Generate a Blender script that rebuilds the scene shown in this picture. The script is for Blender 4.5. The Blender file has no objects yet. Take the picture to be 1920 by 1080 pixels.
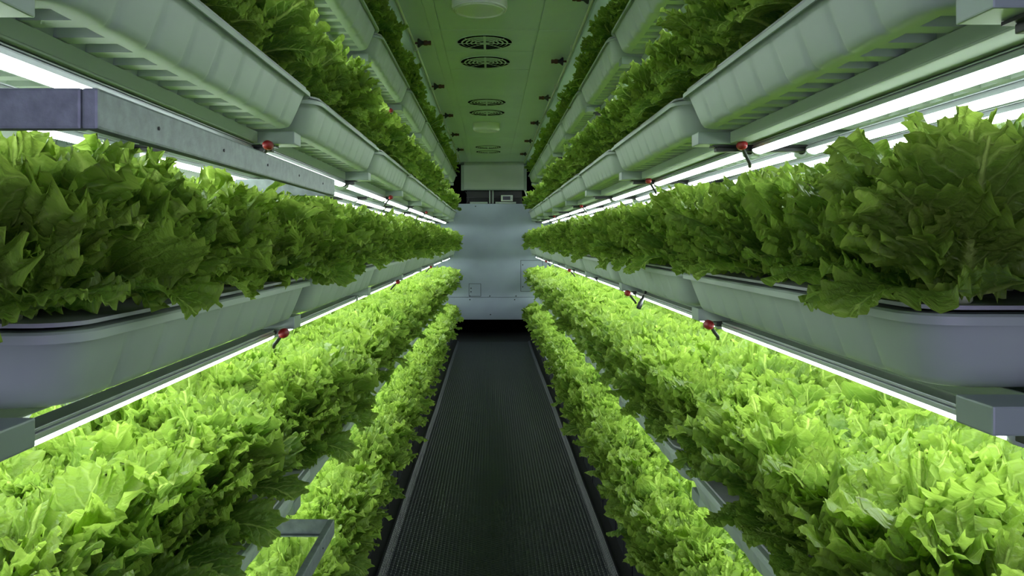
import bpy, bmesh, math, random
import numpy as np
from mathutils import Vector, Matrix

S = bpy.context.scene
COL = S.collection
PI = math.pi

# ------------------------------------------------------------------ camera, light, exposure
CAM_Z = 1.35
F_PX = 1430.0
cam_d = bpy.data.cameras.new('camera')
cam_d.sensor_width = 36.0
cam_d.lens = F_PX / 1920.0 * 36.0
cam_d.shift_x = (960 - 921) / 1920.0
cam_d.shift_y = -(540 - 450) / 1920.0
cam_d.clip_start = 0.02
cam = bpy.data.objects.new('camera', cam_d)
cam.location = (0, 0, CAM_Z)
cam.rotation_euler = (PI / 2, 0, 0)
COL.objects.link(cam)
S.camera = cam

world = bpy.data.worlds.new('world'); S.world = world
world.use_nodes = True
bg = world.node_tree.nodes['Background']
bg.inputs[0].default_value = (0.60, 0.54, 0.92, 1)     # dim cool daylight through the open doors behind the camera
bg.inputs[1].default_value = 2.3

S.view_settings.view_transform = 'Standard'
S.view_settings.look = 'None'
S.view_settings.gamma = 1.0
S.view_settings.use_curve_mapping = False
S.view_settings.exposure = 0.0
S.cycles.max_bounces = 8
S.cycles.diffuse_bounces = 5
S.cycles.glossy_bounces = 2
S.cycles.transmission_bounces = 4
S.cycles.sample_clamp_indirect = 6.0
S.cycles.caustics_reflective = False
S.cycles.caustics_refractive = False
LED_POWER = 18.5

# ------------------------------------------------------------------ measures (metres; x right, y into the container, z up)
BACK_Y = 10.75
WALL_X = {'left': -1.13, 'right': 1.17}
EDGE = {'left': 0.46, 'right': 0.50}         # aisle-side rim of the trays, away from the lens axis
SGN = {'left': -1, 'right': 1}
CEIL_Z = 2.457
TIERS = ['bottom', 'lower', 'middle', 'upper', 'top']
RIM_Z = {'left': dict(bottom=0.28, lower=0.765, middle=1.247, upper=1.727, top=2.22),
         'right': dict(bottom=0.28, lower=0.768, middle=1.263, upper=1.733, top=2.22)}
Y0S, PITCH, NT = {'left': 0.82, 'right': 0.87}, 1.19, 8
TLEN, TWID, TH = 1.15, 0.60, 0.095
NUM = ['nearest', 'second', 'third', 'fourth', 'fifth', 'sixth', 'seventh', 'farthest']

# ------------------------------------------------------------------ materials
def new_mat(name):
    m = bpy.data.materials.new(name); m.use_nodes = True
    nt = m.node_tree
    for n in list(nt.nodes): nt.nodes.remove(n)
    out = nt.nodes.new('ShaderNodeOutputMaterial')
    return m, nt, out

def N(nt, typ, **kw):
    n = nt.nodes.new(typ)
    for k, v in kw.items(): setattr(n, k, v)
    return n

def mth(nt, op, a, b=None, c=None, clamp=False):
    n = nt.nodes.new('ShaderNodeMath'); n.operation = op; n.use_clamp = clamp
    for i, v in enumerate((a, b, c)):
        if v is None: continue
        if isinstance(v, (int, float)): n.inputs[i].default_value = v
        else: nt.links.new(v, n.inputs[i])
    return n.outputs[0]

def mixc(nt, fac, a, b, mode='MIX'):
    n = nt.nodes.new('ShaderNodeMix'); n.data_type = 'RGBA'; n.blend_type = mode
    for s, v in ((n.inputs[0], fac), (n.inputs[6], a), (n.inputs[7], b)):
        if isinstance(v, (int, float)): s.default_value = v
        elif isinstance(v, tuple): s.default_value = (*v, 1) if len(v) == 3 else v
        else: nt.links.new(v, s)
    return n.outputs[2]

def surf(name, color, rough=0.5, metal=0.0, var=0.08, vscale=8.0, bump=0.0, bscale=60.0, spec=0.5, color2=None):
    """painted, plastic or metal surface with mottled wear"""
    m, nt, out = new_mat(name)
    p = N(nt, 'ShaderNodeBsdfPrincipled')
    p.inputs['Roughness'].default_value = rough
    p.inputs['Metallic'].default_value = metal
    p.inputs['Specular IOR Level'].default_value = spec
    tc = N(nt, 'ShaderNodeTexCoord')
    no = N(nt, 'ShaderNodeTexNoise'); no.inputs['Scale'].default_value = vscale; no.inputs['Detail'].default_value = 5
    nt.links.new(tc.outputs['Object'], no.inputs['Vector'])
    c2 = color2 or tuple(c * (1 - var * 3) for c in color)
    c = mixc(nt, mth(nt, 'MULTIPLY_ADD', no.outputs[0], 1.6, -0.3, clamp=True), color, c2)
    nt.links.new(c, p.inputs['Base Color'])
    if bump:
        n2 = N(nt, 'ShaderNodeTexNoise'); n2.inputs['Scale'].default_value = bscale; n2.inputs['Detail'].default_value = 3
        nt.links.new(tc.outputs['Object'], n2.inputs['Vector'])
        b = N(nt, 'ShaderNodeBump'); b.inputs['Strength'].default_value = bump; b.inputs['Distance'].default_value = 0.002
        nt.links.new(n2.outputs[0], b.inputs['Height']); nt.links.new(b.outputs[0], p.inputs['Normal'])
    nt.links.new(p.outputs[0], out.inputs[0])
    return m

M = {}
M['tray'] = surf('tray_plastic', (0.45, 0.53, 0.46), 0.46, var=0.06, vscale=5)
M['board'] = surf('planting_board', (0.50, 0.52, 0.53), 0.6, var=0.12, vscale=14)
M['rack'] = surf('painted_rack_steel', (0.33, 0.40, 0.35), 0.4, 0.2, var=0.06, vscale=6)
M['rail'] = surf('rack_rail_aluminium', (0.34, 0.43, 0.31), 0.55, 0.05, var=0.05, vscale=6)
M['galv'] = surf('galvanised_steel', (0.30, 0.35, 0.34), 0.42, 0.25, var=0.14, vscale=60, bump=0.25, bscale=220)
M['wall'] = surf('container_wall', (0.66, 0.70, 0.66), 0.45, var=0.04, vscale=3)
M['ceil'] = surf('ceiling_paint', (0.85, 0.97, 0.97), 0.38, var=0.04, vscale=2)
M['panel'] = surf('brushed_back_panel', (0.33, 0.39, 0.45), 0.38, 0.5, var=0.10, vscale=2.2)
M['box'] = surf('evaporator_casing', (0.50, 0.55, 0.50), 0.45, var=0.05, vscale=3)
M['dark'] = surf('dark_recess', (0.03, 0.03, 0.032), 0.6, var=0.1)
M['black'] = surf('black_plastic', (0.022, 0.023, 0.026), 0.45, var=0.1)
M['skirt'] = surf('black_tank_plastic', (0.022, 0.026, 0.032), 0.5, var=0.12, vscale=7)
M['floor'] = surf('black_floor', (0.012, 0.012, 0.014), 0.6, var=0.15)
M['red'] = surf('red_connector_plastic', (0.36, 0.015, 0.02), 0.4, var=0.1)
M['brass'] = surf('brown_nozzle_plastic', (0.12, 0.05, 0.025), 0.45, var=0.1)
M['void'] = surf('void_shade_black', (0.004, 0.004, 0.005), 1.0, spec=0.0)  # near black that paints in the shade of vent ducts and end gap
M['lampwhite'] = surf('opal_lamp_cover', (0.85, 0.90, 0.78), 0.3, var=0.03)
M['clear'] = surf('grey_lamp_cap', (0.55, 0.60, 0.60), 0.2, var=0.03)
M['alu'] = surf('lamp_housing_aluminium', (0.50, 0.53, 0.56), 0.3, 0.6, var=0.03)
M['screen'] = surf('controller_screen', (0.03, 0.035, 0.04), 0.2)
M['pipe'] = surf('white_pipe', (0.66, 0.70, 0.52), 0.3, var=0.04)
M['stem'] = surf('lettuce_stem', (0.62, 0.70, 0.42), 0.45, var=0.1, vscale=30)

def mat_led():
    m, nt, out = new_mat('led_diffuser')
    e = N(nt, 'ShaderNodeEmission'); e.inputs[0].default_value = (0.88, 1.0, 0.97, 1); e.inputs[1].default_value = LED_POWER
    nt.links.new(e.outputs[0], out.inputs[0]); return m
M['led'] = mat_led()

def mat_mat():
    m, nt, out = new_mat('ribbed_rubber_mat')
    p = N(nt, 'ShaderNodeBsdfPrincipled'); p.inputs['Roughness'].default_value = 0.42
    tc = N(nt, 'ShaderNodeTexCoord'); sp = N(nt, 'ShaderNodeSeparateXYZ'); nt.links.new(tc.outputs['Object'], sp.inputs[0])
    # small staggered pads pressed in long rows
    row = mth(nt, 'MULTIPLY', sp.outputs[0], 60.0)
    ri = mth(nt, 'FLOOR', row); rf = mth(nt, 'FRACT', row)
    par = mth(nt, 'MODULO', ri, 2.0)
    yy = mth(nt, 'ADD', mth(nt, 'MULTIPLY', sp.outputs[1], 45.0), mth(nt, 'MULTIPLY', par, 0.5))
    yf = mth(nt, 'FRACT', yy)
    dx = mth(nt, 'ABSOLUTE', mth(nt, 'SUBTRACT', rf, 0.5)); dy = mth(nt, 'ABSOLUTE', mth(nt, 'SUBTRACT', yf, 0.5))
    h = mth(nt, 'MULTIPLY', mth(nt, 'MULTIPLY_ADD', dx, -5.0, 2.0, clamp=True), mth(nt, 'MULTIPLY_ADD', dy, -6.0, 2.4, clamp=True))
    b = N(nt, 'ShaderNodeBump'); b.inputs['Strength'].default_value = 0.8; b.inputs['Distance'].default_value = 0.003
    nt.links.new(h, b.inputs['Height']); nt.links.new(b.outputs[0], p.inputs['Normal'])
    no = N(nt, 'ShaderNodeTexNoise'); no.inputs['Scale'].default_value = 3; no.inputs['Detail'].default_value = 6
    nt.links.new(tc.outputs['Object'], no.inputs['Vector'])
    c = mixc(nt, no.outputs[0], (0.010, 0.011, 0.018), (0.023, 0.026, 0.038))
    nt.links.new(c, p.inputs['Base Color'])
    nt.links.new(p.outputs[0], out.inputs[0]); return m
M['mat'] = mat_mat()

def mat_leaf():
    m, nt, out = new_mat('lettuce_leaf')
    uv = N(nt, 'ShaderNodeUVMap'); uv.uv_map = 'UVMap'
    sp = N(nt, 'ShaderNodeSeparateXYZ'); nt.links.new(uv.outputs[0], sp.inputs[0])
    at = N(nt, 'ShaderNodeAttribute'); at.attribute_name = 'leafdata'
    sa = N(nt, 'ShaderNodeSeparateColor'); nt.links.new(at.outputs['Color'], sa.inputs[0])
    tone, marg, inner = sa.outputs[0], sa.outputs[1], sa.outputs[2]
    x = mth(nt, 'ABSOLUTE', sp.outputs[0]); y = sp.outputs[1]
    tc = N(nt, 'ShaderNodeTexCoord')
    nd = N(nt, 'ShaderNodeTexNoise'); nd.inputs['Scale'].default_value = 4.5; nd.inputs['Detail'].default_value = 2
    nt.links.new(uv.outputs[0], nd.inputs['Vector'])
    wob = mth(nt, 'MULTIPLY_ADD', nd.outputs[0], 0.22, -0.11)
    # pinnate side veins and the midrib
    g = mth(nt, 'FRACT', mth(nt, 'MULTIPLY', mth(nt, 'ADD', mth(nt, 'SUBTRACT', y, mth(nt, 'MULTIPLY', x, 1.15)), wob), 7.5))
    gd = mth(nt, 'ABSOLUTE', mth(nt, 'SUBTRACT', g, 0.5))
    vein = mth(nt, 'MULTIPLY_ADD', gd, -8.0, 1.0, clamp=True)
    vein = mth(nt, 'MULTIPLY', vein, mth(nt, 'MULTIPLY_ADD', x, -2.0, 1.0, clamp=True))
    ribw = mth(nt, 'MULTIPLY_ADD', y, -0.045, 0.055)
    rib = mth(nt, 'SUBTRACT', 1.0, mth(nt, 'DIVIDE', x, ribw), clamp=True)
    rib = mth(nt, 'MULTIPLY', rib, 1.6, clamp=True)
    veins = mth(nt, 'MAXIMUM', mth(nt, 'MULTIPLY', vein, 0.62), rib)
    n2 = N(nt, 'ShaderNodeTexNoise'); n2.inputs['Scale'].default_value = 14; n2.inputs['Detail'].default_value = 4
    nt.links.new(uv.outputs[0], n2.inputs['Vector'])
    oi = N(nt, 'ShaderNodeObjectInfo')
    t = mth(nt, 'ADD', mth(nt, 'MULTIPLY', tone, 0.75), mth(nt, 'MULTIPLY', oi.outputs['Random'], 0.25))
    t = mth(nt, 'ADD', t, mth(nt, 'MULTIPLY_ADD', n2.outputs[0], 0.5, -0.25), clamp=True)
    t = mth(nt, 'ADD', t, mth(nt, 'MULTIPLY', inner, 0.35), clamp=True)
    c = mixc(nt, t, (0.080, 0.19, 0.026), (0.25, 0.375, 0.056))
    c = mixc(nt, mth(nt, 'MULTIPLY', mth(nt, 'POWER', marg, 8.0), 0.35), c, (0.42, 0.56, 0.08))
    c = mixc(nt, mth(nt, 'MULTIPLY', veins, 0.85), c, (0.54, 0.68, 0.17))
    # crinkled blistered skin
    nb = N(nt, 'ShaderNodeTexNoise'); nb.inputs['Scale'].default_value = 20; nb.inputs['Detail'].default_value = 3
    nt.links.new(uv.outputs[0], nb.inputs['Vector'])
    bh = mth(nt, 'ADD', mth(nt, 'MULTIPLY', nb.outputs[0], 1.0), mth(nt, 'MULTIPLY', veins, -0.45))
    b = N(nt, 'ShaderNodeBump'); b.inputs['Strength'].default_value = 0.9; b.inputs['Distance'].default_value = 0.008
    nt.links.new(bh, b.inputs['Height'])
    p = N(nt, 'ShaderNodeBsdfPrincipled'); p.inputs['Roughness'].default_value = 0.30
    p.inputs['Specular IOR Level'].default_value = 0.27
    nt.links.new(c, p.inputs['Base Color']); nt.links.new(b.outputs[0], p.inputs['Normal'])
    tr = N(nt, 'ShaderNodeBsdfTranslucent')
    sc = N(nt, 'ShaderNodeVectorMath'); sc.operation = 'SCALE'; sc.inputs['Scale'].default_value = 1.45
    nt.links.new(c, sc.inputs[0])
    nt.links.new(sc.outputs[0], tr.inputs[0]); nt.links.new(b.outputs[0], tr.inputs['Normal'])
    mx = N(nt, 'ShaderNodeMixShader'); mx.inputs[0].default_value = 0.52
    nt.links.new(p.outputs[0], mx.inputs[1]); nt.links.new(tr.outputs[0], mx.inputs[2])
    nt.links.new(mx.outputs[0], out.inputs[0]); return m
M['leaf'] = mat_leaf()

# ------------------------------------------------------------------ helpers
class MB:
    """collects shapes into one mesh"""
    def __init__(s): s.v = []; s.f = []
    def add(s, vs, fs):
        o = len(s.v); s.v += [tuple(v) for v in vs]; s.f += [tuple(i + o for i in f) for f in fs]; return s
    def box(s, x0, x1, y0, y1, z0, z1, b=0.0):
        x0, x1 = min(x0, x1), max(x0, x1)
        if b <= 0:
            return s.add([(x, y, z) for z in (z0, z1) for x, y in ((x0, y0), (x1, y0), (x1, y1), (x0, y1))],
                         [(0, 3, 2, 1), (4, 5, 6, 7), (0, 1, 5, 4), (1, 2, 6, 5), (2, 3, 7, 6), (3, 0, 4, 7)])
        bm = bmesh.new(); bmesh.ops.create_cube(bm, size=1)
        for v in bm.verts:
            v.co = Vector(((x0 + x1) / 2 + v.co.x * (x1 - x0), (y0 + y1) / 2 + v.co.y * (y1 - y0), (z0 + z1) / 2 + v.co.z * (z1 - z0)))
        bmesh.ops.bevel(bm, geom=list(bm.edges), offset=b, segments=2, profile=0.6, affect='EDGES')
        bm.verts.index_update()
        s.add([v.co[:] for v in bm.verts], [[v.index for v in f.verts] for f in bm.faces]); bm.free(); return s
    def tube(s, pts, r, n=10, cap=True, a0=0.0, a1=2 * PI):
        pts = [Vector(p) for p in pts]; rs = r if isinstance(r, (list, tuple)) else [r] * len(pts)
        full = abs(a1 - a0 - 2 * PI) < 1e-6
        m = n if full else n + 1
        rings = []; up = Vector((0, 0, 1))
        for i, p in enumerate(pts):
            d = (pts[min(i + 1, len(pts) - 1)] - pts[max(i - 1, 0)]).normalized()
            a = d.cross(up)
            if a.length < 1e-3: a = d.cross(Vector((1, 0, 0)))
            a.normalize(); b = a.cross(d).normalized()
            rings.append([p + a * math.cos(a0 + (a1 - a0) * k / n) * rs[i] + b * math.sin(a0 + (a1 - a0) * k / n) * rs[i] for k in range(m)])
        vs = [v for rg in rings for v in rg]; fs = []
        for i in range(len(pts) - 1):
            for k in range(n):
                k2 = (k + 1) % m
                fs.append((i * m + k, i * m + k2, (i + 1) * m + k2, (i + 1) * m + k))
        if cap:
            fs.append(tuple(reversed(range(m)))); fs.append(tuple((len(pts) - 1) * m + k for k in range(m)))
        return s.add(vs, fs)
    def lathe(s, prof, c, n=32, axis='z', sign=1):
        """prof: (radius, height) pairs turned about an axis through c"""
        vs = []
        for r, h in prof:
            for k in range(n):
                a = 2 * PI * k / n; p, q = r * math.cos(a), r * math.sin(a)
                vs.append((c[0] + p, c[1] + q, c[2] + h) if axis == 'z' else (c[0] + sign * h, c[1] + p, c[2] + q) if axis == 'x' else (c[0] + p, c[1] + sign * h, c[2] + q))
        fs = [(i * n + k, i * n + (k + 1) % n, (i + 1) * n + (k + 1) % n, (i + 1) * n + k) for i in range(len(prof) - 1) for k in range(n)]
        fs.append(tuple(reversed(range(n)))); fs.append(tuple((len(prof) - 1) * n + k for k in range(n)))
        return s.add(vs, fs)
    def mesh(s, name, mat, smooth=False):
        me = bpy.data.meshes.new(name); me.from_pydata(s.v, [], s.f); me.materials.append(mat)
        bm = bmesh.new(); bm.from_mesh(me); bmesh.ops.recalc_face_normals(bm, faces=bm.faces); bm.to_mesh(me); bm.free()
        if smooth: me.polygons.foreach_set('use_smooth', [True] * len(me.polygons))
        me.update(); return me
    def build(s, name, mat, parent=None, smooth=False, loc=(0, 0, 0)):
        return link(name, s.mesh(name, mat, smooth), parent, loc)

def link(name, data, parent=None, loc=(0, 0, 0)):
    o = bpy.data.objects.new(name, data); COL.objects.link(o); o.location = loc
    if parent: o.parent = parent
    return o
def tag(o, label, cat, group=None, kind=None):
    o['label'] = label; o['category'] = cat
    if group: o['group'] = group
    if kind: o['kind'] = kind
    return o
def struct(o): o['kind'] = 'structure'; return o
def copy_tree(o, parent=None):
    c = o.copy(); COL.objects.link(c); c.parent = parent
    for ch in list(o.children): copy_tree(ch, c)
    return c
def autosmooth(me, ang=35):
    bm = bmesh.new(); bm.from_mesh(me)
    for f in bm.faces: f.smooth = True
    for e in bm.edges:
        if len(e.link_faces) == 2 and e.calc_face_angle(0) > math.radians(ang): e.smooth = False
    bm.to_mesh(me); bm.free(); return me

# ------------------------------------------------------------------ the container
Y_OPEN = -2.4
def slab(name, x0, x1, y0, y1, z0, z1, mat):
    return struct(MB().box(x0, x1, y0, y1, z0, z1).build(name, mat))
WL, WR = WALL_X['left'], WALL_X['right']
floor = slab('floor', WL - 0.05, WR + 0.05, Y_OPEN, BACK_Y + 0.5, -0.08, 0.0, M['floor'])
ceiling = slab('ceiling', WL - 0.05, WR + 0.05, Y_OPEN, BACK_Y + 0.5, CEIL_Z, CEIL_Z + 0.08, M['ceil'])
slab('wall_left', WL - 0.05, WL, Y_OPEN, BACK_Y + 0.5, 0.0, CEIL_Z, M['wall'])
slab('wall_right', WR, WR + 0.05, Y_OPEN, BACK_Y + 0.5, 0.0, CEIL_Z, M['wall'])
slab('wall_back', WL, WR, BACK_Y + 0.42, BACK_Y + 0.5, 0.0, CEIL_Z, M['void'])  # coloured near black for the shade behind and below the far panel

# ceiling cladding: side strips and centre panels with seams between them
seams = [0.0, 1.55, 2.65, 3.99, 4.45, 4.92, 5.8, 6.31, 6.82, 8.16, 8.75, 9.24, 9.75, BACK_Y]
for a, b in zip(seams[:-1], seams[1:]):
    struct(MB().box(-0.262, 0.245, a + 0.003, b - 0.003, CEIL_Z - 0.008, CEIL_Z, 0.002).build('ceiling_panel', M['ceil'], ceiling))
for x0, x1 in ((-0.318, -0.267), (0.250, 0.46), (-0.43, -0.323)):
    for a, b in ((Y_OPEN, 4.0), (4.006, 8.16), (8.166, BACK_Y)):
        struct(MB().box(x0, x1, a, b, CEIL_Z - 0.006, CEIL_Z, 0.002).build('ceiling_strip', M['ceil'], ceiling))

# ceiling edge strips added over each shelf front, hung down to block LED light
for i, (x, s) in enumerate(((-0.437, -1), (0.470, 1))):
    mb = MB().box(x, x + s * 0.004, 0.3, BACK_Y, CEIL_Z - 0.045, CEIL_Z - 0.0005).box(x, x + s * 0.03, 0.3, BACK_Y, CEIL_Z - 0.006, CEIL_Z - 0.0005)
    struct(mb.build('led_block_trim_%d' % (i + 1), M['ceil']))

# ------------------------------------------------------------------ back end of the container
bp = MB().box(WL + 0.004, WR - 0.004, BACK_Y, BACK_Y + 0.02, CAM_Z - 0.805, CAM_Z + 0.51, 0.002)
bpo = bp.build('back_panel', M['panel'])
tag(bpo, 'tall brushed grey metal panel closing off the far end of the aisle', 'metal panel')
lp = MB().box(WL + 0.004, WR - 0.004, BACK_Y - 0.012, BACK_Y + 0.008, CAM_Z - 1.12, CAM_Z - 0.808, 0.002)
lpo = lp.build('kick_panel', M['panel'])
tag(lpo, 'low grey metal panel with screws just above the dark gap at floor end', 'metal panel')
scr = lambda x, z, y, par: MB().lathe([(0.001, 0.006), (0.007, 0.005), (0.009, 0.0)], (x, y, z), 10, 'y', -1).build('screw', M['black'], par, True)
for x, z in ((-0.22, CAM_Z + 0.475), (0.50, CAM_Z + 0.475), (-0.30, -0.01 + CAM_Z - 0.79), (-0.02, CAM_Z - 0.80), (0.35, CAM_Z - 0.80)):
    scr(x, max(z, CAM_Z - 0.79), BACK_Y, bpo)
scr(-0.01, CAM_Z - 1.05, BACK_Y - 0.012, lpo); scr(-0.30, CAM_Z - 0.84, BACK_Y - 0.012, lpo); scr(0.33, CAM_Z - 0.84, BACK_Y - 0.012, lpo)
def hatch(x0, x1, z0, z1):
    mb = MB().box(x0, x1, BACK_Y - 0.003, BACK_Y, z0, z1, 0.001)
    h = mb.build('access_cover', M['panel'], bpo)
    g = MB(); t = 0.006
    g.box(x0 - t, x0, BACK_Y - 0.001, BACK_Y, z0 - t, z1 + t).box(x1, x1 + t, BACK_Y - 0.001, BACK_Y, z0 - t, z1 + t)
    g.box(x0, x1, BACK_Y - 0.001, BACK_Y, z1, z1 + t).box(x0, x1, BACK_Y - 0.001, BACK_Y, z0 - t, z0)
    g.build('seam', M['dark'], h)
    for z in (z0 + 0.06, z1 - 0.06): scr(x0 + 0.025, z, BACK_Y - 0.003, h)
hatch(-0.31, -0.15, CAM_Z - 0.79, CAM_Z - 0.62)
hatch(0.42, 0.72, CAM_Z - 0.72, CAM_Z - 0.29)

# air outlet box hanging under the ceiling at the far end
ev = bpy.data.objects.new('evaporator_cover', None); COL.objects.link(ev)
tag(ev, 'grey green boxed air unit cover under the ceiling at the far end', 'air unit')
MB().box(-0.385, 0.46, BACK_Y - 0.03, BACK_Y + 0.12, CAM_Z + 0.715, CEIL_Z - 0.009, 0.004).build('casing', M['box'], ev)
for x0, x1 in ((-0.425, -0.388), (0.463, 0.50)):
    MB().box(x0, x1, BACK_Y - 0.02, BACK_Y + 0.1, CAM_Z + 0.70, CEIL_Z - 0.05, 0.003).build('side_bracket', M['rack'], ev)
MB().box(-0.385, 0.46, BACK_Y - 0.036, BACK_Y - 0.03, CAM_Z + 0.70, CAM_Z + 0.718, 0.001).build('drip_lip', M['rack'], ev)

# dark slot between box and panel: grille, post, controller, hose
gr = bpy.data.objects.new('return_air_grille', None); COL.objects.link(gr)
tag(gr, 'dark air grille in the slot between far end panel and box', 'grille')
mb = MB()
for k in range(52): mb.box(-0.33 + k * 0.0145, -0.326 + k * 0.0145, BACK_Y + 0.10, BACK_Y + 0.112, CAM_Z + 0.50, CAM_Z + 0.60)
mb.build('slats', M['dark'], gr)
MB().box(-0.35, 0.44, BACK_Y + 0.113, BACK_Y + 0.12, CAM_Z + 0.50, CAM_Z + 0.70).build('backing', M['black'], gr)
MB().box(-0.35, 0.44, BACK_Y + 0.08, BACK_Y + 0.12, CAM_Z + 0.60, CAM_Z + 0.612).build('upper_frame', M['black'], gr)
po = bpy.data.objects.new('mullion_post', None); COL.objects.link(po); tag(po, 'narrow white double post crossing the dark slot at the far end', 'post')
for x in (-0.028, 0.018): MB().box(x, x + 0.014, BACK_Y - 0.012, BACK_Y + 0.02, CAM_Z + 0.515, CAM_Z + 0.697, 0.002).build('upright', M['rack'], po)
MB().box(-0.014, 0.018, BACK_Y + 0.0, BACK_Y + 0.01, CAM_Z + 0.515, CAM_Z + 0.697).build('web', M['dark'], po)
for i, (x0, x1, t) in enumerate(((-0.30, -0.05, 'left'), (0.06, 0.35, 'right'))):
    o = MB().box(x0, x1, BACK_Y - 0.002, BACK_Y + 0.05, CAM_Z + 0.512, CAM_Z + 0.537, 0.002).build('metal_ledge', M['rack'])
    tag(o, 'short metal ledge on the far panel top, %s of the narrow white post' % t, 'ledge')
ct = bpy.data.objects.new('wall_controller', None); COL.objects.link(ct); tag(ct, 'small grey control unit with dark screen in the far end slot', 'controller')
fr = MB(); cx0, cx1, cz0, cz1 = 0.137, 0.305, CAM_Z + 0.545, CAM_Z + 0.632
fr.box(cx0, cx1, BACK_Y - 0.01, BACK_Y + 0.04, cz0, cz1, 0.008).build('body', M['box'], ct)
MB().box(cx0 + 0.026, cx1 - 0.034, BACK_Y - 0.0125, BACK_Y - 0.009, cz0 + 0.018, cz1 - 0.016, 0.001).build('screen', M['screen'], ct)
MB().box(cx1 - 0.026, cx1 - 0.012, BACK_Y - 0.012, BACK_Y - 0.009, cz0 + 0.03, cz1 - 0.03, 0.001).build('button', M['rack'], ct)
tag(MB().tube([(0.475 + 0.03 * math.sin(t * 2.6), BACK_Y + 0.03, CAM_Z + 0.70 - 0.19 * t) for t in [k / 10 for k in range(11)]], 0.011, 10).build('hose', M['lampwhite'], None, True),
    'white bent hose at the right end of the far dark slot', 'hose')
tag(MB().tube([(-0.37 + 0.05 * math.sin(t * 3), BACK_Y + 0.04, CAM_Z + 0.69 - 0.19 * t) for t in [k / 10 for k in range(11)]], 0.005, 8).build('cable', M['black'], None, True),
    'thin black cable hanging at left end of the far dark slot', 'cable')

# ------------------------------------------------------------------ floor mat and tanks
mb = MB()
ML, MR, MY0, MY1 = -0.45, 0.51, 0.2, 10.05
nx = 12
prof = [(ML, 0.0), (ML - 0.004, 0.020), (ML + 0.006, 0.026), (ML + 0.022, 0.014), (ML + 0.03, 0.008)] + \
       [(MR - 0.03, 0.008), (MR - 0.022, 0.014), (MR - 0.006, 0.026), (MR + 0.004, 0.020), (MR, 0.0)]
ys = [MY0 + (MY1 - MY0) * k / 60 for k in range(61)]
rnd = random.Random(4)
off = [0.003 * math.sin(y * 1.3) + 0.001 * math.sin(y * 5.3 + 1) for y in ys]
vs = [(x + o, y, z) for y, o in zip(ys, off) for x, z in prof]
n = len(prof)
fs = [(i * n + k, i * n + k + 1, (i + 1) * n + k + 1, (i + 1) * n + k) for i in range(60) for k in range(n - 1)]
fs += [tuple(range(n)), tuple(60 * n + k for k in reversed(range(n))), ]
mb.add(vs, fs)
tag(mb.build('floor_mat', M['mat'], None), 'long black ribbed rubber mat running down the aisle floor', 'floor mat')
TANK_X = {'left': 0.515, 'right': 0.565}
for side in ('left', 'right'):
    s = SGN[side]
    for k in range(NT):
        y0 = Y0S[side] + k * PITCH
        t = bpy.data.objects.new('nutrient_tank', None); COL.objects.link(t); t.location = (0, y0, 0)
        tag(t, 'black box tank on the floor under the %s tray of the bottom %s shelf' % (NUM[k], side), 'tank', 'black tanks under the bottom shelves')
        MB().box(s * TANK_X[side], s * (TANK_X[side] + 0.5), 0.004, PITCH - 0.004, 0.001, 0.16, 0.004).build('body', M['skirt'], t)
        for j in range(3):
            MB().box(s * (TANK_X[side] - 0.005), s * (TANK_X[side] + 0.01), 0.2 + j * 0.39, 0.212 + j * 0.39, 0.004, 0.155, 0.001).build('rib', M['black'], t)

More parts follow.
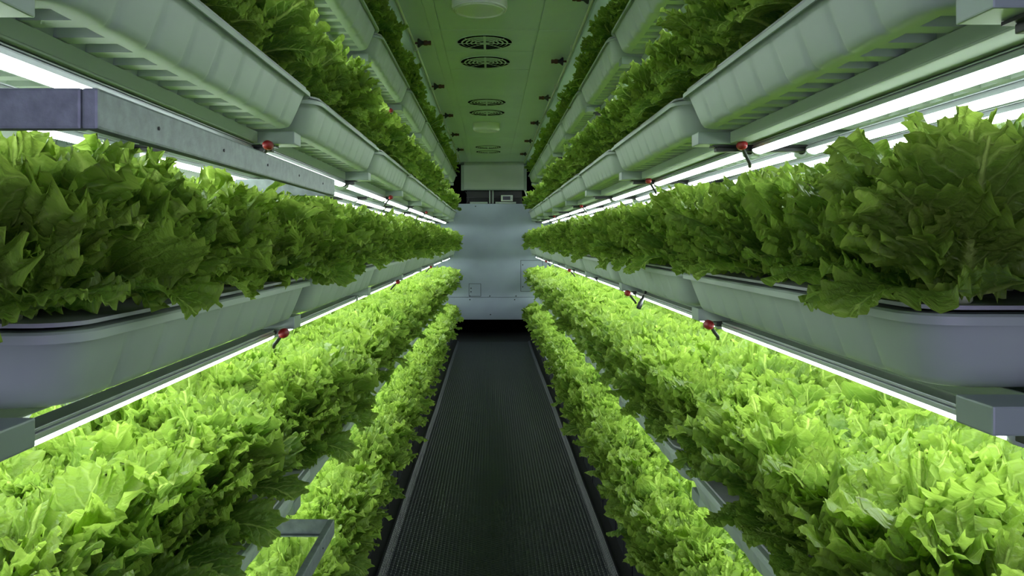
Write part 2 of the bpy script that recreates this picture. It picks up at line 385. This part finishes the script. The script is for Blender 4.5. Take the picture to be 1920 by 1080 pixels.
# ------------------------------------------------------------------ trays
def tray_meshes():
    L, W = TLEN, TWID
    def ring(inset, z, rc, amp=0.0, na=8, step=0.0085):
        """rounded rectangle, 0..W in x and 0..L in y; amp presses shallow flutes into the walls"""
        x0, x1, y0, y1 = inset, W - inset, inset, L - inset
        return x0, x1, y0, y1, rc
    # one perimeter parameterisation shared by all rings
    NXs, NYs, NA = 60, 140, 8
    base = []
    for (cx, cy, a0, seg, ux, uy) in ():
        pass
    def pts(inset, z, rc, amp):
        x0, x1, y0, y1 = inset, W - inset, inset, L - inset
        out = []
        def edge(p, q, n, nrm, total):
            for k in range(n):
                t = k / n; x = p[0] + (q[0] - p[0]) * t; y = p[1] + (q[1] - p[1]) * t
                s_ = (y if abs(nrm[0]) > 0 else x)
                ph = (s_ / 0.115) % 1.0
                groove = max(0.0, 1 - abs(ph - 0.5) / 0.10)
                belly = math.sin(PI * ((ph + 0.5) % 1.0)) ** 0.7
                d = amp * (groove * 1.3 - 0.5 * belly)
                out.append((x + nrm[0] * -d, y + nrm[1] * -d, z))
        def arc(cx, cy, a0):
            for k in range(NA):
                a = a0 + PI / 2 * k / NA; out.append((cx + rc * math.cos(a), cy + rc * math.sin(a), z))
        arc(x1 - rc, y1 - rc, 0); edge((x1 - rc, y1), (x0 + rc, y1), NXs, (0, 1), 0)
        arc(x0 + rc, y1 - rc, PI / 2); edge((x0, y1 - rc), (x0, y0 + rc), NYs, (-1, 0), 0)
        arc(x0 + rc, y0 + rc, PI); edge((x0 + rc, y0), (x1 - rc, y0), NXs, (0, -1), 0)
        arc(x1 - rc, y0 + rc, 1.5 * PI); edge((x1, y0 + rc), (x1, y1 - rc), NYs, (1, 0), 0)
        return out
    H = TH
    rings = [pts(0.060, -0.078, 0.045, 0.0), pts(0.036, -0.006, 0.05, 0), pts(0.034, 0.0, 0.05, 0), pts(0.003, 0.0, 0.055, 0), pts(0.0, -0.003, 0.058, 0),
             pts(0.0, -0.013, 0.058, 0), pts(0.003, -0.013, 0.055, 0), pts(0.004, -0.006, 0.054, 0), pts(0.013, -0.006, 0.05, 0), pts(0.016, -0.014, 0.05, 0.0012),
             pts(0.028, -0.05, 0.048, 0.003), pts(0.040, -H + 0.012, 0.045, 0.0055), pts(0.046, -H + 0.003, 0.042, 0.006), pts(0.054, -H, 0.04, 0.005)]
    m = len(rings[0]); mb = MB(); V = [p for r in rings for p in r]
    F = [(i * m + k, i * m + (k + 1) % m, (i + 1) * m + (k + 1) % m, (i + 1) * m + k) for i in range(len(rings) - 1) for k in range(m)]
    F.append(tuple(range(m)))                       # inner floor
    # underside: margin strip to a rectangle, then a grid with moulded pockets
    rx0, rx1, ry0, ry1 = 0.068, W - 0.068, 0.072, L - 0.072
    last = (len(rings) - 1) * m; o = len(V)
    V += [(min(max(p[0], rx0), rx1), min(max(p[1], ry0), ry1), -H) for p in rings[-1]]
    F += [(last + k, last + (k + 1) % m, o + (k + 1) % m, o + k) for k in range(m)]
    mb.add(V, F)
    nxp, nyp = 5, 12; cw = (rx1 - rx0) / nxp; cl = (ry1 - ry0) / nyp
    for i in range(nxp):
        for j in range(nyp):
            ax, bx_, ay, by = rx0 + i * cw, rx0 + (i + 1) * cw, ry0 + j * cl, ry0 + (j + 1) * cl
            px, qx, py, qy = ax + 0.010, bx_ - 0.010, ay + 0.017, by - 0.017
            z, zt, g = -H, -H + 0.013, 0.004
            vs = [(ax, ay, z), (bx_, ay, z), (bx_, by, z), (ax, by, z), (px, py, z), (qx, py, z), (qx, qy, z), (px, qy, z),
                  (px + g, py + g, zt), (qx - g, py + g, zt), (qx - g, qy - g, zt), (px + g, qy - g, zt)]
            fs = [(0, 1, 5, 4), (1, 2, 6, 5), (2, 3, 7, 6), (3, 0, 4, 7), (4, 5, 9, 8), (5, 6, 10, 9), (6, 7, 11, 10), (7, 4, 8, 11), (8, 9, 10, 11)]
            mb.add(vs, fs)
    tray = autosmooth(mb.mesh('tray', M['tray']), 40)
    b = MB(); e0, rc, nn = 0.010, 0.050, 8; loop = []
    for cx, cy, a0 in ((W - e0 - rc, L - e0 - rc, 0), (e0 + rc, L - e0 - rc, PI / 2), (e0 + rc, e0 + rc, PI), (W - e0 - rc, e0 + rc, 1.5 * PI)):
        loop += [(cx + rc * math.cos(a0 + PI / 2 * k / nn), cy + rc * math.sin(a0 + PI / 2 * k / nn)) for k in range(nn + 1)]
    n = len(loop)
    b.add([(x, y, z) for z in (0.0045, 0.0095) for x, y in loop], [tuple(reversed(range(n))), tuple(range(n, 2 * n))] + [(k, (k + 1) % n, n + (k + 1) % n, n + k) for k in range(n)])
    b.box(0.10, W - 0.10, 0.10, L - 0.10, 0.0005, 0.0045)
    return tray, b.mesh('planting_board', M['board'])
tray_me, board_me = tray_meshes()

proto_tray = None
def tray_origin(side, k): return Y0S[side] + k * PITCH + (PITCH - TLEN) / 2
for side in ('left', 'right'):
    s = SGN[side]
    for tier in TIERS:
        z = RIM_Z[side][tier]
        for k in range(NT):
            if proto_tray is None:
                proto_tray = link('grow_tray', tray_me); link('planting_board', board_me, proto_tray); t = proto_tray
            else:
                t = copy_tree(proto_tray)
            t.location = (s * EDGE[side] if s > 0 else -EDGE[side] - TWID, tray_origin(side, k), z)
            tag(t, 'pale grey fluted plastic tray, %s along the %s %s shelf' % (NUM[k], tier, side), 'tray', 'growing trays on the %s %s shelf' % (tier, side))

# ------------------------------------------------------------------ racks
for side in ('left', 'right'):
    s = SGN[side]; E = EDGE[side]; WXs = abs(WALL_X[side])
    rk = bpy.data.objects.new('shelving_rack', None); COL.objects.link(rk); rk.location = (s * (E + 0.3), Y0S[side], 0)
    tag(rk, 'pale grey steel rack of cross bars and rails carrying the %s hand trays' % side, 'rack')
    ox, oy = s * (E + 0.3), Y0S[side]; Y0 = oy
    X = lambda a: s * a - ox
    rail_a = 0.605 if side == 'left' else 0.635
    for tier in TIERS:
        zb = RIM_Z[side][tier] - TH - 0.0005
        for k in range(NT + 1):
            yc = Y0 + k * PITCH - oy
            mb = MB().box(X(E + 0.05), X(WXs - 0.03), yc - 0.034, yc + 0.034, zb - 0.033, zb, 0.0025)
            cb = mb.build('crossbar', M['rack'], rk)
            if tier != 'bottom':
                c = MB().box(X(rail_a - 0.04), X(WXs - 0.05), yc - 0.02, yc + 0.02, zb - 0.038, zb - 0.0335)
                for a in (0, 0.14, 0.28): c.box(X(rail_a - 0.03 + a), X(rail_a + 0.075 + a), yc - 0.012, yc + 0.012, zb - 0.050, zb - 0.038, 0.002)
                c.build('lamp_clips', M['black'], cb)
        for a in (rail_a, E + 0.50):
            mb = MB(); L0, L1 = 0.0345, NT * PITCH - 0.0345
            for k in range(NT):
                y0, y1 = k * PITCH + 0.035, (k + 1) * PITCH - 0.035
                mb.box(X(a), X(a + 0.004), y0, y1, zb - 0.027, zb - 0.001).box(X(a), X(a + 0.078), y0, y1, zb - 0.031, zb - 0.027, 0.001).box(X(a + 0.074), X(a + 0.078), y0, y1, zb - 0.027, zb - 0.001)
            mb.build('rail', M['rail'], rk)
    for k in range(NT + 1):
        yc = Y0 + k * PITCH - oy
        MB().box(X(WXs - 0.028), X(WXs - 0.001), yc - 0.03, yc + 0.03, 0.001, CEIL_Z - 0.002, 0.002).build('post', M['rack'], rk)

# ------------------------------------------------------------------ LED tubes
TR = 0.018
LL = 1.105
dif = MB().tube([(0, 0, 0), (0, LL, 0)], TR, 12, True, -1.0 * PI, 0.0)
dif.v = [(x, y, z * 0.62) for x, y, z in dif.v]          # shallow bowed diffuser
led = bpy.data.objects.new('led_tube', dif.mesh('led_tube', M['led'], True)); COL.objects.link(led)
MB().box(-0.0195, 0.0195, 0, LL, 0.0006, 0.009, 0.001).box(-0.0155, 0.0155, 0, LL, 0.009, 0.0125, 0.001).build('housing', M['alu'], led)
MB().box(-0.0185, 0.0185, 0.0, LL, 0.0127, 0.0155, 0.001).build('back_rail', M['alu'], led)
for y, sg in ((0, -1), (LL, 1)):
    cap = MB().lathe([(0.010, 0.020), (0.0145, 0.018), (0.0155, 0.0), (0.014, -0.004)], (0, y, 0.001), 20, 'y', sg).build('end_cap', M['clear'], led, True)
    MB().lathe([(0.007, 0.031), (0.0085, 0.020)], (0, y, 0.002), 12, 'y', sg).build('plug', M['black'], cap, True)
LED_A = {'left': (0.625, 0.785, 0.955), 'right': (0.712, 0.850, 0.990)}
LED_C = {'left': (0.585, 0.745, 0.925), 'right': (0.625, 0.790, 0.960)}
first = True
rnd = random.Random(12)
ROWN = ['aisle side', 'middle', 'wall side']
for side in ('left', 'right'):
    s = SGN[side]
    for ti, tier in enumerate(TIERS):
        if tier == 'bottom': aset = None
        for k in range(NT):
            for r in range(3):
                if ti < 4:
                    up = TIERS[ti + 1]
                    a = (LED_C if up in ('middle',) else LED_A)[side][r]
                    z = RIM_Z[side][up] - TH - 0.033 - 0.0160
                else:
                    a = (0.74, 0.90, 1.04)[r]; z = CEIL_Z - 0.03
                a += rnd.uniform(-0.008, 0.008)
                o = led if first else copy_tree(led)
                first = False
                o.location = (s * a, Y0S[side] + k * PITCH + (PITCH - LL) / 2, z)
                o.rotation_euler = (0, 0, 0)
                tag(o, 'glowing white LED tube, %s row, over the %s tray of the %s %s shelf' % (ROWN[r], NUM[k], tier, side),
                    'LED tube', 'LED tubes above the %s %s shelf' % (tier, side))

# ------------------------------------------------------------------ red connectors with short black leads
def connector(x, y, z, s, label, dangling=False):
    o = bpy.data.objects.new('lamp_connector', None); COL.objects.link(o); o.location = (x, y, z)
    tag(o, label, 'cable connector', 'red capped lamp connectors')
    m = MB().lathe([(0.006, -0.016), (0.0125, -0.012), (0.0125, 0.004), (0.010, 0.008), (0.009, 0.016), (0.004, 0.018)], (0, 0, 0), 14, 'y', -1)
    m.build('red_cap', M['red'], o, True)
    pts = [(0, 0.01, 0), (s * 0.012, 0.03, -0.006), (s * 0.030, 0.055, -0.026), (s * 0.045, 0.075, -0.040), (s * 0.05, 0.09, -0.048)]
    MB().tube(pts, 0.0048, 8).build('lead', M['black'], o, True)
    return o
for side in ('left', 'right'):
    s = SGN[side]
    for tier in ('middle', 'upper', 'top'):
        for k in (1, 3, 5) if side == 'left' else (1, 2, 4, 6):
            zb = RIM_Z[side][tier] - TH
            a = (LED_C if tier == 'middle' else LED_A)[side][0]
            connector(s * (a - 0.055), Y0S[side] + k * PITCH - 0.065, zb - 0.040, s,
                      'red connector cap with black lead past the %s tray under the %s %s shelf' % (NUM[k - 1], tier, side))

pg = bpy.data.objects.new('cable_plug', None); COL.objects.link(pg); pg.location = (0.600, 3.06, CAM_Z - 0.225)
tag(pg, 'black cable plug dangling below the middle right shelf', 'cable plug')
MB().tube([(0.02, 0.02, 0.03), (0.02, 0.0, 0.018), (0.012, -0.01, 0.0)], 0.0045, 8).build('lead', M['black'], pg, True)
MB().tube([(0.012, -0.01, 0.002), (-0.002, -0.018, -0.022), (-0.004, -0.02, -0.026), (-0.014, -0.026, -0.048)], [0.006, 0.008, 0.0105, 0.009], 12).build('body', M['black'], pg, True)

# ------------------------------------------------------------------ galvanised frames on the left shelves
def guard(z0, z1, y0, y1, a, ain, label):
    o = bpy.data.objects.new('guard_frame', None); COL.objects.link(o); o.location = (-a, y1, z0)
    tag(o, label, 'metal frame', 'galvanised frames on the left rack')
    t = 0.016; lx = a - ain
    MB().box(0, t, y0 - y1, 0, 0, z1 - z0, 0.003).build('front_bar', M['galv'], o)
    MB().box(lx, -0.0005, -0.004, 0.0, 0, z1 - z0, 0.001).box(lx, -0.0005, -t, -0.004, 0, 0.003).build('far_arm', M['galv'], o)
    MB().box(lx, -0.0005, y0 - y1, y0 - y1 + t, 0, z1 - z0, 0.003).build('near_arm', M['galv'], o)
    mb = MB()
    for k in range(5): mb.lathe([(0.0022, 0.0), (0.0022, 0.001)], (t + 0.0002, (y0 - y1) * (0.12 + 0.19 * k), (z1 - z0) * 0.5), 8, 'x', 1)
    mb.build('rivet_holes', M['dark'], o)
guard(CAM_Z + 0.107, CAM_Z + 0.147, 0.735, 1.85, 0.395, 0.62, 'galvanised steel frame bar crossing in front of the middle left lettuces')
guard(CAM_Z - 0.722, CAM_Z - 0.684, 0.78, 1.87, 0.400, 0.60, 'galvanised steel frame corner above the bottom left lettuces')

# ------------------------------------------------------------------ ceiling fittings
def vent(x, y, label):
    o = bpy.data.objects.new('ceiling_vent', None); COL.objects.link(o); o.location = (x, y, CEIL_Z - 0.008)
    tag(o, label, 'air vent', 'round air vents in the ceiling')
    R = 0.150
    MB().lathe([(R, -0.0005), (R, -0.0042)], (0, 0, 0), 48).build('duct_shade_disc', M['void'], o)  # solid disc, no hole: duct shade painted as flat black
    mb = MB()
    def annulus(r0, r1, z0, z1, n=48):
        vs = []
        for r, z in ((r0, z0), (r1, z0), (r1, z1), (r0, z1)):
            vs += [(r * math.cos(2 * PI * k / n), r * math.sin(2 * PI * k / n), z) for k in range(n)]
        mb.add(vs, [(i * n + k, i * n + (k + 1) % n, ((i + 1) % 4) * n + (k + 1) % n, ((i + 1) % 4) * n + k) for i in range(4) for k in range(n)])
    annulus(R + 0.0005, R + 0.006, -0.0046, -0.001)
    for r in (0.122, 0.097, 0.072, 0.047):              # dished blades, low at the inner edge
        n = 48; vs = []
        for q, z in ((r, -0.0092), (r + 0.009, -0.0065), (r + 0.009, -0.0061), (r, -0.0088)):
            vs += [(q * math.cos(2 * PI * k / n), q * math.sin(2 * PI * k / n), z) for k in range(n)]
        mb.add(vs, [(i * n + k, i * n + (k + 1) % n, ((i + 1) % 4) * n + (k + 1) % n, ((i + 1) % 4) * n + k) for i in range(4) for k in range(n)])
    mb.lathe([(0.026, -0.0100), (0.026, -0.0086)], (0, 0, 0), 24)
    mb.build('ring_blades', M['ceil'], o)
    sp = MB()
    for k in range(4):
        a = k * PI / 4; w = 0.0065 if k % 2 == 0 else 0.004
        d = Vector((math.cos(a), math.sin(a), 0)); nrm = Vector((-d.y, d.x, 0))
        c = [d * -R + nrm * w, d * R + nrm * w, d * R - nrm * w, d * -R - nrm * w]
        sp.add([(p.x, p.y, z) for z in (-0.0104, -0.0094) for p in c], [(0, 1, 2, 3), (7, 6, 5, 4), (0, 4, 5, 1), (1, 5, 6, 2), (2, 6, 7, 3), (3, 7, 4, 0)])
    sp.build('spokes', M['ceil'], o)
for y, l in ((4.23, 'nearest'), (4.70, 'second'), (6.07, 'third'), (6.57, 'fourth'), (9.0, 'fifth'), (9.48, 'farthest')):
    vent(-0.036, y, 'round spoked air vent in the green-tinted ceiling, %s to the camera' % l if l == 'nearest' else 'round spoked air vent in the ceiling, %s of six along the aisle' % l)
def dome(x, y, label):
    o = bpy.data.objects.new('ceiling_lamp', None); COL.objects.link(o); o.location = (x, y, CEIL_Z - 0.008)
    tag(o, label, 'ceiling lamp', 'round unlit ceiling lamps')
    b = MB().lathe([(0.125, -0.0005), (0.126, -0.055), (0.123, -0.062)], (0, 0, 0), 56).build('base', M['lampwhite'], o); autosmooth(b.data)
    c = MB().lathe([(0.122, -0.0625), (0.121, -0.069), (0.117, -0.071), (0.115, -0.066), (0.112, -0.066), (0.110, -0.073), (0.106, -0.075), (0.103, -0.069), (0.085, -0.073), (0.05, -0.076), (0.01, -0.077)], (0, 0, 0), 56).build('cover', M['lampwhite'], o)
    autosmooth(c.data, 25)
dome(-0.052, 3.42, 'large round unlit ceiling lamp at the top edge of the photo')
dome(-0.045, 7.20, 'small round unlit ceiling lamp farther down the aisle')

def nozzle(x, y, z, s, label):
    o = bpy.data.objects.new('mist_nozzle', None); COL.objects.link(o); o.location = (x, y, z)
    tag(o, label, 'nozzle', 'mist nozzles along the ceiling edges')
    MB().lathe([(0.024, 0.0), (0.025, 0.006), (0.012, 0.022), (0.010, 0.034)], (s * 0.04, 0, 0), 18, 'x', -s).build('horn', M['black'], o, True)
    MB().lathe([(0.012, 0.032), (0.014, 0.036), (0.014, 0.050), (0.010, 0.056), (0.012, 0.060), (0.012, 0.072)], (s * 0.04, 0, 0), 14, 'x', -s).build('body', M['brass'], o, True)
    MB().tube([(s * 0.039, 0, 0.0), (s * 0.066, 0, 0.0)], 0.006, 8).build('inlet', M['brass'], o, True)
for i, y in enumerate((4.17, 5.35, 6.60, 7.80, 9.1)):
    nozzle(-0.361, y, CEIL_Z - 0.030, -1, 'black mist nozzle on left ceiling edge, %s of five along the aisle' % ('nearest', 'second', 'third', 'fourth', 'farthest')[i])
for i, y in enumerate((3.40, 4.60, 5.78, 7.02, 8.30, 9.56)):
    nozzle(0.394, y, CEIL_Z - 0.030, 1, 'black mist nozzle on right ceiling edge, %s of six along the aisle' % ('nearest', 'second', 'third', 'fourth', 'fifth', 'farthest')[i])
for x, side in ((-0.425, 'left'), (0.458, 'right')):
    mb = MB(); mb.tube([(x + 0.003 * math.sin(y * 1.7), y, CEIL_Z - 0.03) for y in [0.4 + 0.3 * k for k in range(35)]], 0.008, 10)
    o = mb.build('water_pipe', M['pipe'], None, True)
    tag(o, 'thin pale pipe running along the %s edge of the ceiling' % side, 'pipe')
    cl = MB()
    for k in range(9): cl.box(x - 0.011, x + 0.011, 1.0 + k * 1.1, 1.02 + k * 1.1, CEIL_Z - 0.041, CEIL_Z - 0.007, 0.001)
    cl.build('pipe_clips', M['pipe'], o)

# ------------------------------------------------------------------ lettuce
def leaf_arrays(rng, L, phi0, kappa, nth, nr, tone, inner, ruf=1.0, frill=30.0):
    """one frilled fan-shaped leaf growing from the origin in the +x / +z plane"""
    th_max = math.radians(rng.uniform(98, 118))
    th = np.linspace(-1, 1, nth + 1)[:, None] * th_max
    rr = (np.linspace(0, 1, nr + 1)[None, :]) ** 0.75
    q = np.abs(th) / th_max
    e = rr * np.ones_like(th)
    R = L * 0.82 * (0.12 + 0.88 * (1.0 - q ** 2.6) ** 0.60)
    p = rng.uniform(0, 6.28, 12)
    w1 = rng.uniform(2.2, 3.4); w2 = rng.uniform(7.5, 10.5); w3 = frill * rng.uniform(0.85, 1.1); w4 = frill * 2.3
    phs = w3 * th + p[3] + 1.6 * np.sin(th * 3.1 + p[0]) + 0.8 * np.sin(th * 7.3 + p[1])     # uneven frill spacing
    am = 0.65 + 0.5 * np.sin(th * 4.3 + p[4]) * np.sin(th * 1.7 + p[5])                     # uneven frill height
    lobes = 0.045 * np.sin(w1 * th + p[6]) + 0.045 * np.sin(w2 * th + p[7])
    teeth = 0.070 * am * (1.4 * np.abs(np.sin(phs * 0.5 + 0.4)) - 0.9) * rr ** 5 + 0.016 * np.sin(w4 * th + p[8]) * rr ** 9
    r = R * rr * (1 + lobes * rr + teeth)
    pet = L * 0.18
    asp = rng.uniform(0.66, 0.86)
    xf = r * np.sin(th) * asp; yf = pet + r * np.cos(th)
    yf = np.maximum(yf, pet * 0.35)
    xf = xf * np.clip((yf + L * 0.02) / (L * 0.34), 0.30, 1.0)
    amp = L * ruf
    nrm = amp * (0.042 * e ** 1.6 * np.sin(w1 * 1.6 * th + p[2]) + 0.034 * e ** 3.2 * np.sin(w2 * th + p[9])
                 + 0.052 * am * e ** 5.5 * np.sin(phs) + 0.022 * e ** 9 * np.sin(w4 * th + p[10]))
    bl = 0.5 + 0.5 * np.clip(e * 1.6 - 0.2, 0, 1)
    nrm += L * 0.010 * bl * np.sin(xf / L * 44 + p[5] + 2 * np.sin(yf / L * 17)) * np.sin(yf / L * 41 + p[1] + 2 * np.sin(xf / L * 19))
    nrm -= L * 0.030 * np.exp(-(xf / (L * 0.035)) ** 2) * np.clip(1.1 - yf / L, 0, 1)                # midrib groove
    tanx = amp * (0.030 * e ** 3 * np.cos(w2 * th + p[9]) + 0.042 * am * e ** 5 * np.cos(phs + 0.9))
    rad = amp * (0.030 * am * e ** 6 * np.sin(phs * 0.5 + p[11]))
    x = xf + tanx * np.cos(th); y = yf + rad * np.cos(th) - tanx * np.sin(th) * 0.6
    cup = rng.uniform(0.2, 2.6)
    nrm += cup * (xf ** 2)
    s_ = y / L
    curl = rng.uniform(-0.25, 0.75)
    phi = lambda t: phi0 + kappa * np.clip(t, 0, 2) ** 1.6 + curl * np.clip(t - 0.66, 0, 1) ** 1.5 * 4
    ts = np.linspace(0, 1.25, 64); ph = phi(ts)
    X = np.concatenate([[0], np.cumsum(np.sin(ph[:-1]) * np.diff(ts))]) * L
    Z = np.concatenate([[0], np.cumsum(np.cos(ph[:-1]) * np.diff(ts))]) * L
    bx = np.interp(s_, ts, X); bz = np.interp(s_, ts, Z); pp = phi(np.clip(s_, 0, 1.2))
    px = bx - np.cos(pp) * nrm; pz = bz + np.sin(pp) * nrm; py = x
    tw = rng.uniform(-0.3, 0.3)
    py = py * math.cos(tw) ; px = px + x * math.sin(tw)
    V = np.stack([px, py, pz], -1).reshape(-1, 3)
    UV = np.stack([xf / L, yf / L], -1).reshape(-1, 2)
    C = np.stack([np.full(e.shape, tone), e, np.full(e.shape, inner)], -1).reshape(-1, 3)
    i = np.arange(nth)[:, None] * (nr + 1) + np.arange(nr)[None, :]
    F = np.stack([i, i + 1, i + nr + 2, i + nr + 1], -1).reshape(-1, 4)
    n0 = len(V); m = 5                                  # stalk: a gutter from the crown to the blade foot
    ty = np.linspace(0.0, pet * 1.3, m); w = np.linspace(L * 0.034, L * 0.046, m)
    sv = []; suv = []; sc = []
    for j in range(m):
        t = ty[j] / L; ax = np.interp(t, ts, X); az = np.interp(t, ts, Z); a = float(phi(t))
        for q_ in (-1, 0, 1):
            sv.append((ax - math.cos(a) * (abs(q_) * 0.06 * L), q_ * w[j], az + math.sin(a) * (abs(q_) * 0.06 * L)))
            suv.append((q_ * 0.02, 0.02)); sc.append((tone, 0.0, inner))
    V = np.vstack([V, sv]); UV = np.vstack([UV, suv]); C = np.vstack([C, sc])
    SF = [(n0 + j * 3 + k, n0 + j * 3 + k + 1, n0 + (j + 1) * 3 + k + 1, n0 + (j + 1) * 3 + k) for j in range(m - 1) for k in range(2)]
    return V, np.vstack([F, SF]), UV, C

def plant_arrays(seed, nth, nr, nleaf=17, size=1.0, ruf=1.0, frill=30.0, nskirt=5):
    rng = np.random.default_rng(seed)
    VS, FS, US, CS = [], [], [], []; o = 0
    for i in range(nleaf):
        f = i / (nleaf - 1)                                  # 0 outer .. 1 heart
        az = i * 2.39996 + rng.uniform(-0.3, 0.3)
        if i < nskirt:                                       # low leaves that hang outward
            L = rng.uniform(0.150, 0.195) * size; phi0 = math.radians(rng.uniform(55, 74)); kap = math.radians(rng.uniform(28, 72))
        else:
            g = (i - nskirt) / (nleaf - 1 - nskirt)
            L = (0.205 + 0.02 * math.sin(g * PI) - 0.015 * g + rng.uniform(-0.03, 0.025)) * size
            phi0 = math.radians(np.interp(g, [0, 0.4, 1.0], [46, 26, 3]) + rng.uniform(-8, 8))
            kap = math.radians(np.interp(g, [0, 1.0], [22, 16]) + rng.uniform(-20, 26))
        tone = float(np.clip(rng.uniform(0.0, 0.75) + 0.25 * f, 0, 1))
        V, F, U, C = leaf_arrays(rng, L, phi0, kap, nth, nr, tone, f ** 2 * 0.8, ruf, frill)
        z0 = 0.004 + 0.020 * f; r0 = 0.012 * (1 - f)
        ca, sa = math.cos(az), math.sin(az)
        x = V[:, 0] + r0; y = V[:, 1].copy(); z = V[:, 2] + z0
        V = np.stack([x * ca - y * sa, x * sa + y * ca, z], -1)
        lo = (V[:, 2] < 0.0) & (np.hypot(V[:, 0], V[:, 1]) < 0.10)
        V[lo, 2] *= 0.1
        VS.append(V); FS.append(F + o); US.append(U); CS.append(C); o += len(V)
    return np.vstack(VS), np.vstack(FS), np.vstack(US), np.vstack(CS)

def arrays_mesh(name, V, F, U, C, mat):
    me = bpy.data.meshes.new(name)
    me.vertices.add(len(V)); me.vertices.foreach_set('co', V.astype(np.float32).ravel())
    me.loops.add(len(F) * 4); me.loops.foreach_set('vertex_index', F.astype(np.int32).ravel())
    me.polygons.add(len(F)); me.polygons.foreach_set('loop_start', np.arange(0, len(F) * 4, 4, dtype=np.int32))
    me.polygons.foreach_set('loop_total', np.full(len(F), 4, dtype=np.int32))
    me.update(calc_edges=True)
    me.polygons.foreach_set('use_smooth', np.ones(len(F), dtype=bool))
    uv = me.uv_layers.new(name='UVMap'); uv.data.foreach_set('uv', U[F.ravel()].astype(np.float32).ravel())
    at = me.attributes.new('leafdata', 'FLOAT_COLOR', 'POINT')
    at.data.foreach_set('color', np.hstack([C, np.ones((len(C), 1))]).astype(np.float32).ravel())
    me.materials.append(mat); me.update(); return me

stem_me = MB().lathe([(0.006, -0.004), (0.012, 0.002), (0.013, 0.012), (0.009, 0.022), (0.004, 0.028)], (0, 0, 0), 14).mesh('stem', M['stem'], True)
HD = [arrays_mesh('lettuce_head', *plant_arrays(100 + i, 150, 18, 24, 1.0, 1.0), M['leaf']) for i in range(7)]
MD = [arrays_mesh('lettuce_head', *plant_arrays(200 + i, 96, 10, 25, 0.97, 1.2, 22.0), M['leaf']) for i in range(7)]
LDA = [plant_arrays(300 + i, 30, 5, 16, 0.98, 1.2, 9.0, 3) for i in range(6)]

ROW_A = {'left': (0.585, 0.765, 0.945), 'right': (0.625, 0.805, 0.985)}
KN = ['first', 'second', 'third', 'fourth', 'fifth', 'last']
rnd = random.Random(77)
slots = []
for side in ('left', 'right'):
    s = SGN[side]
    for tier in TIERS:
        for k in range(NT):
            for j in range(6):
                for r in range(3):
                    stag = 0.5 if r % 2 else 0.0
                    y = tray_origin(side, k) + TLEN * (j + 0.28 + 0.4 * stag) / 6
                    a = ROW_A[side][r] + rnd.uniform(-0.014, 0.014) - (0.015 if r == 0 else 0)
                    z = RIM_Z[side][tier]
                    dz = z + 0.12 - CAM_Z
                    u = abs(921 + s * a * F_PX / y - 960); v = abs(450 - dz * F_PX / y - 540)
                    wv = {0: 1.0, 1: 0.34, 2: 0.10}[r]
                    if r and tier in ('upper', 'top'): wv *= 0.25
                    if r and tier == 'bottom': wv *= 0.3
                    if tier == 'top': wv *= 0.6
                    if u > 1080 or v > 660: wv *= 0.02
                    slots.append((wv / y ** 1.6, side, tier, k, j, r, s * a, y + rnd.uniform(-0.02, 0.02), z + 0.0102))
slots.sort(key=lambda t: -t[0])
HEAD = {'bottom': 0.98, 'lower': 0.98, 'middle': 0.96, 'upper': 0.96, 'top': 0.88}
protoH = {}
rest = []
for idx, (w, side, tier, k, j, r, x, y, z) in enumerate(slots):
    sc = HEAD[tier] * rnd.uniform(0.90, 1.08)
    if tier != 'top' and r == 0 and rnd.random() < 0.15: sc *= 1.06
    rz = rnd.uniform(0, 2 * PI); s = SGN[side]
    if tier == 'middle' and r == 0: x -= s * 0.022
    if tier == 'bottom' and r == 0: x -= s * 0.012
    tilt = ({'bottom': 0.13, 'lower': 0.11, 'middle': 0.13, 'upper': 0.07, 'top': 0.02}[tier] if r == 0 else 0.0) + rnd.uniform(-0.06, 0.06)
    tx = rnd.uniform(-0.08, 0.08)
    if tier == 'lower' and r == 0 and k == 0: x += s * (0.030 if s < 0 else 0.015); tilt -= (0.11 if s < 0 else 0.05)
    Rm = Matrix.Rotation(-s * tilt, 4, 'Y') @ Matrix.Rotation(tx, 4, 'X') @ Matrix.Rotation(rz, 4, 'Z')
    if idx < 300:
        hd = y < 2.6
        fam = HD if hd else MD
        vi = rnd.randrange(len(fam)); key = (hd, vi)
        if key not in protoH:
            o = link('lettuce', fam[vi]); link('stem', stem_me, o); protoH[key] = o
        else:
            o = copy_tree(protoH[key])
        o.matrix_world = Matrix.Translation((x, y, z)) @ Rm @ Matrix.Scale(sc, 4)
        rown = ('aisle side row', 'middle row', 'wall side row')[r]
        tag(o, 'frilly green lettuce, %s in %s of %s tray, %s %s shelf' % (KN[j], rown, NUM[k], tier, side),
            'lettuce', 'lettuces on the %s %s shelf' % (tier, side))
    else:
        rest.append((rnd.randrange(len(LDA)), Matrix.Translation((x, y, z)) @ Rm @ Matrix.Scale(sc, 4)))
VS, FS, US, CS = [], [], [], []; o = 0
for vi, mt in rest:
    V, F, U, C = LDA[vi]
    m = np.array(mt)
    VS.append(V @ m[:3, :3].T + m[:3, 3]); FS.append(F + o); US.append(U); CS.append(C); o += len(V)
ro = link('lettuces', arrays_mesh('lettuces', np.vstack(VS), np.vstack(FS), np.vstack(US), np.vstack(CS), M['leaf']))
tag(ro, 'dense mass of frilly green lettuces in the farther and wall side rows', 'lettuces', kind='stuff')
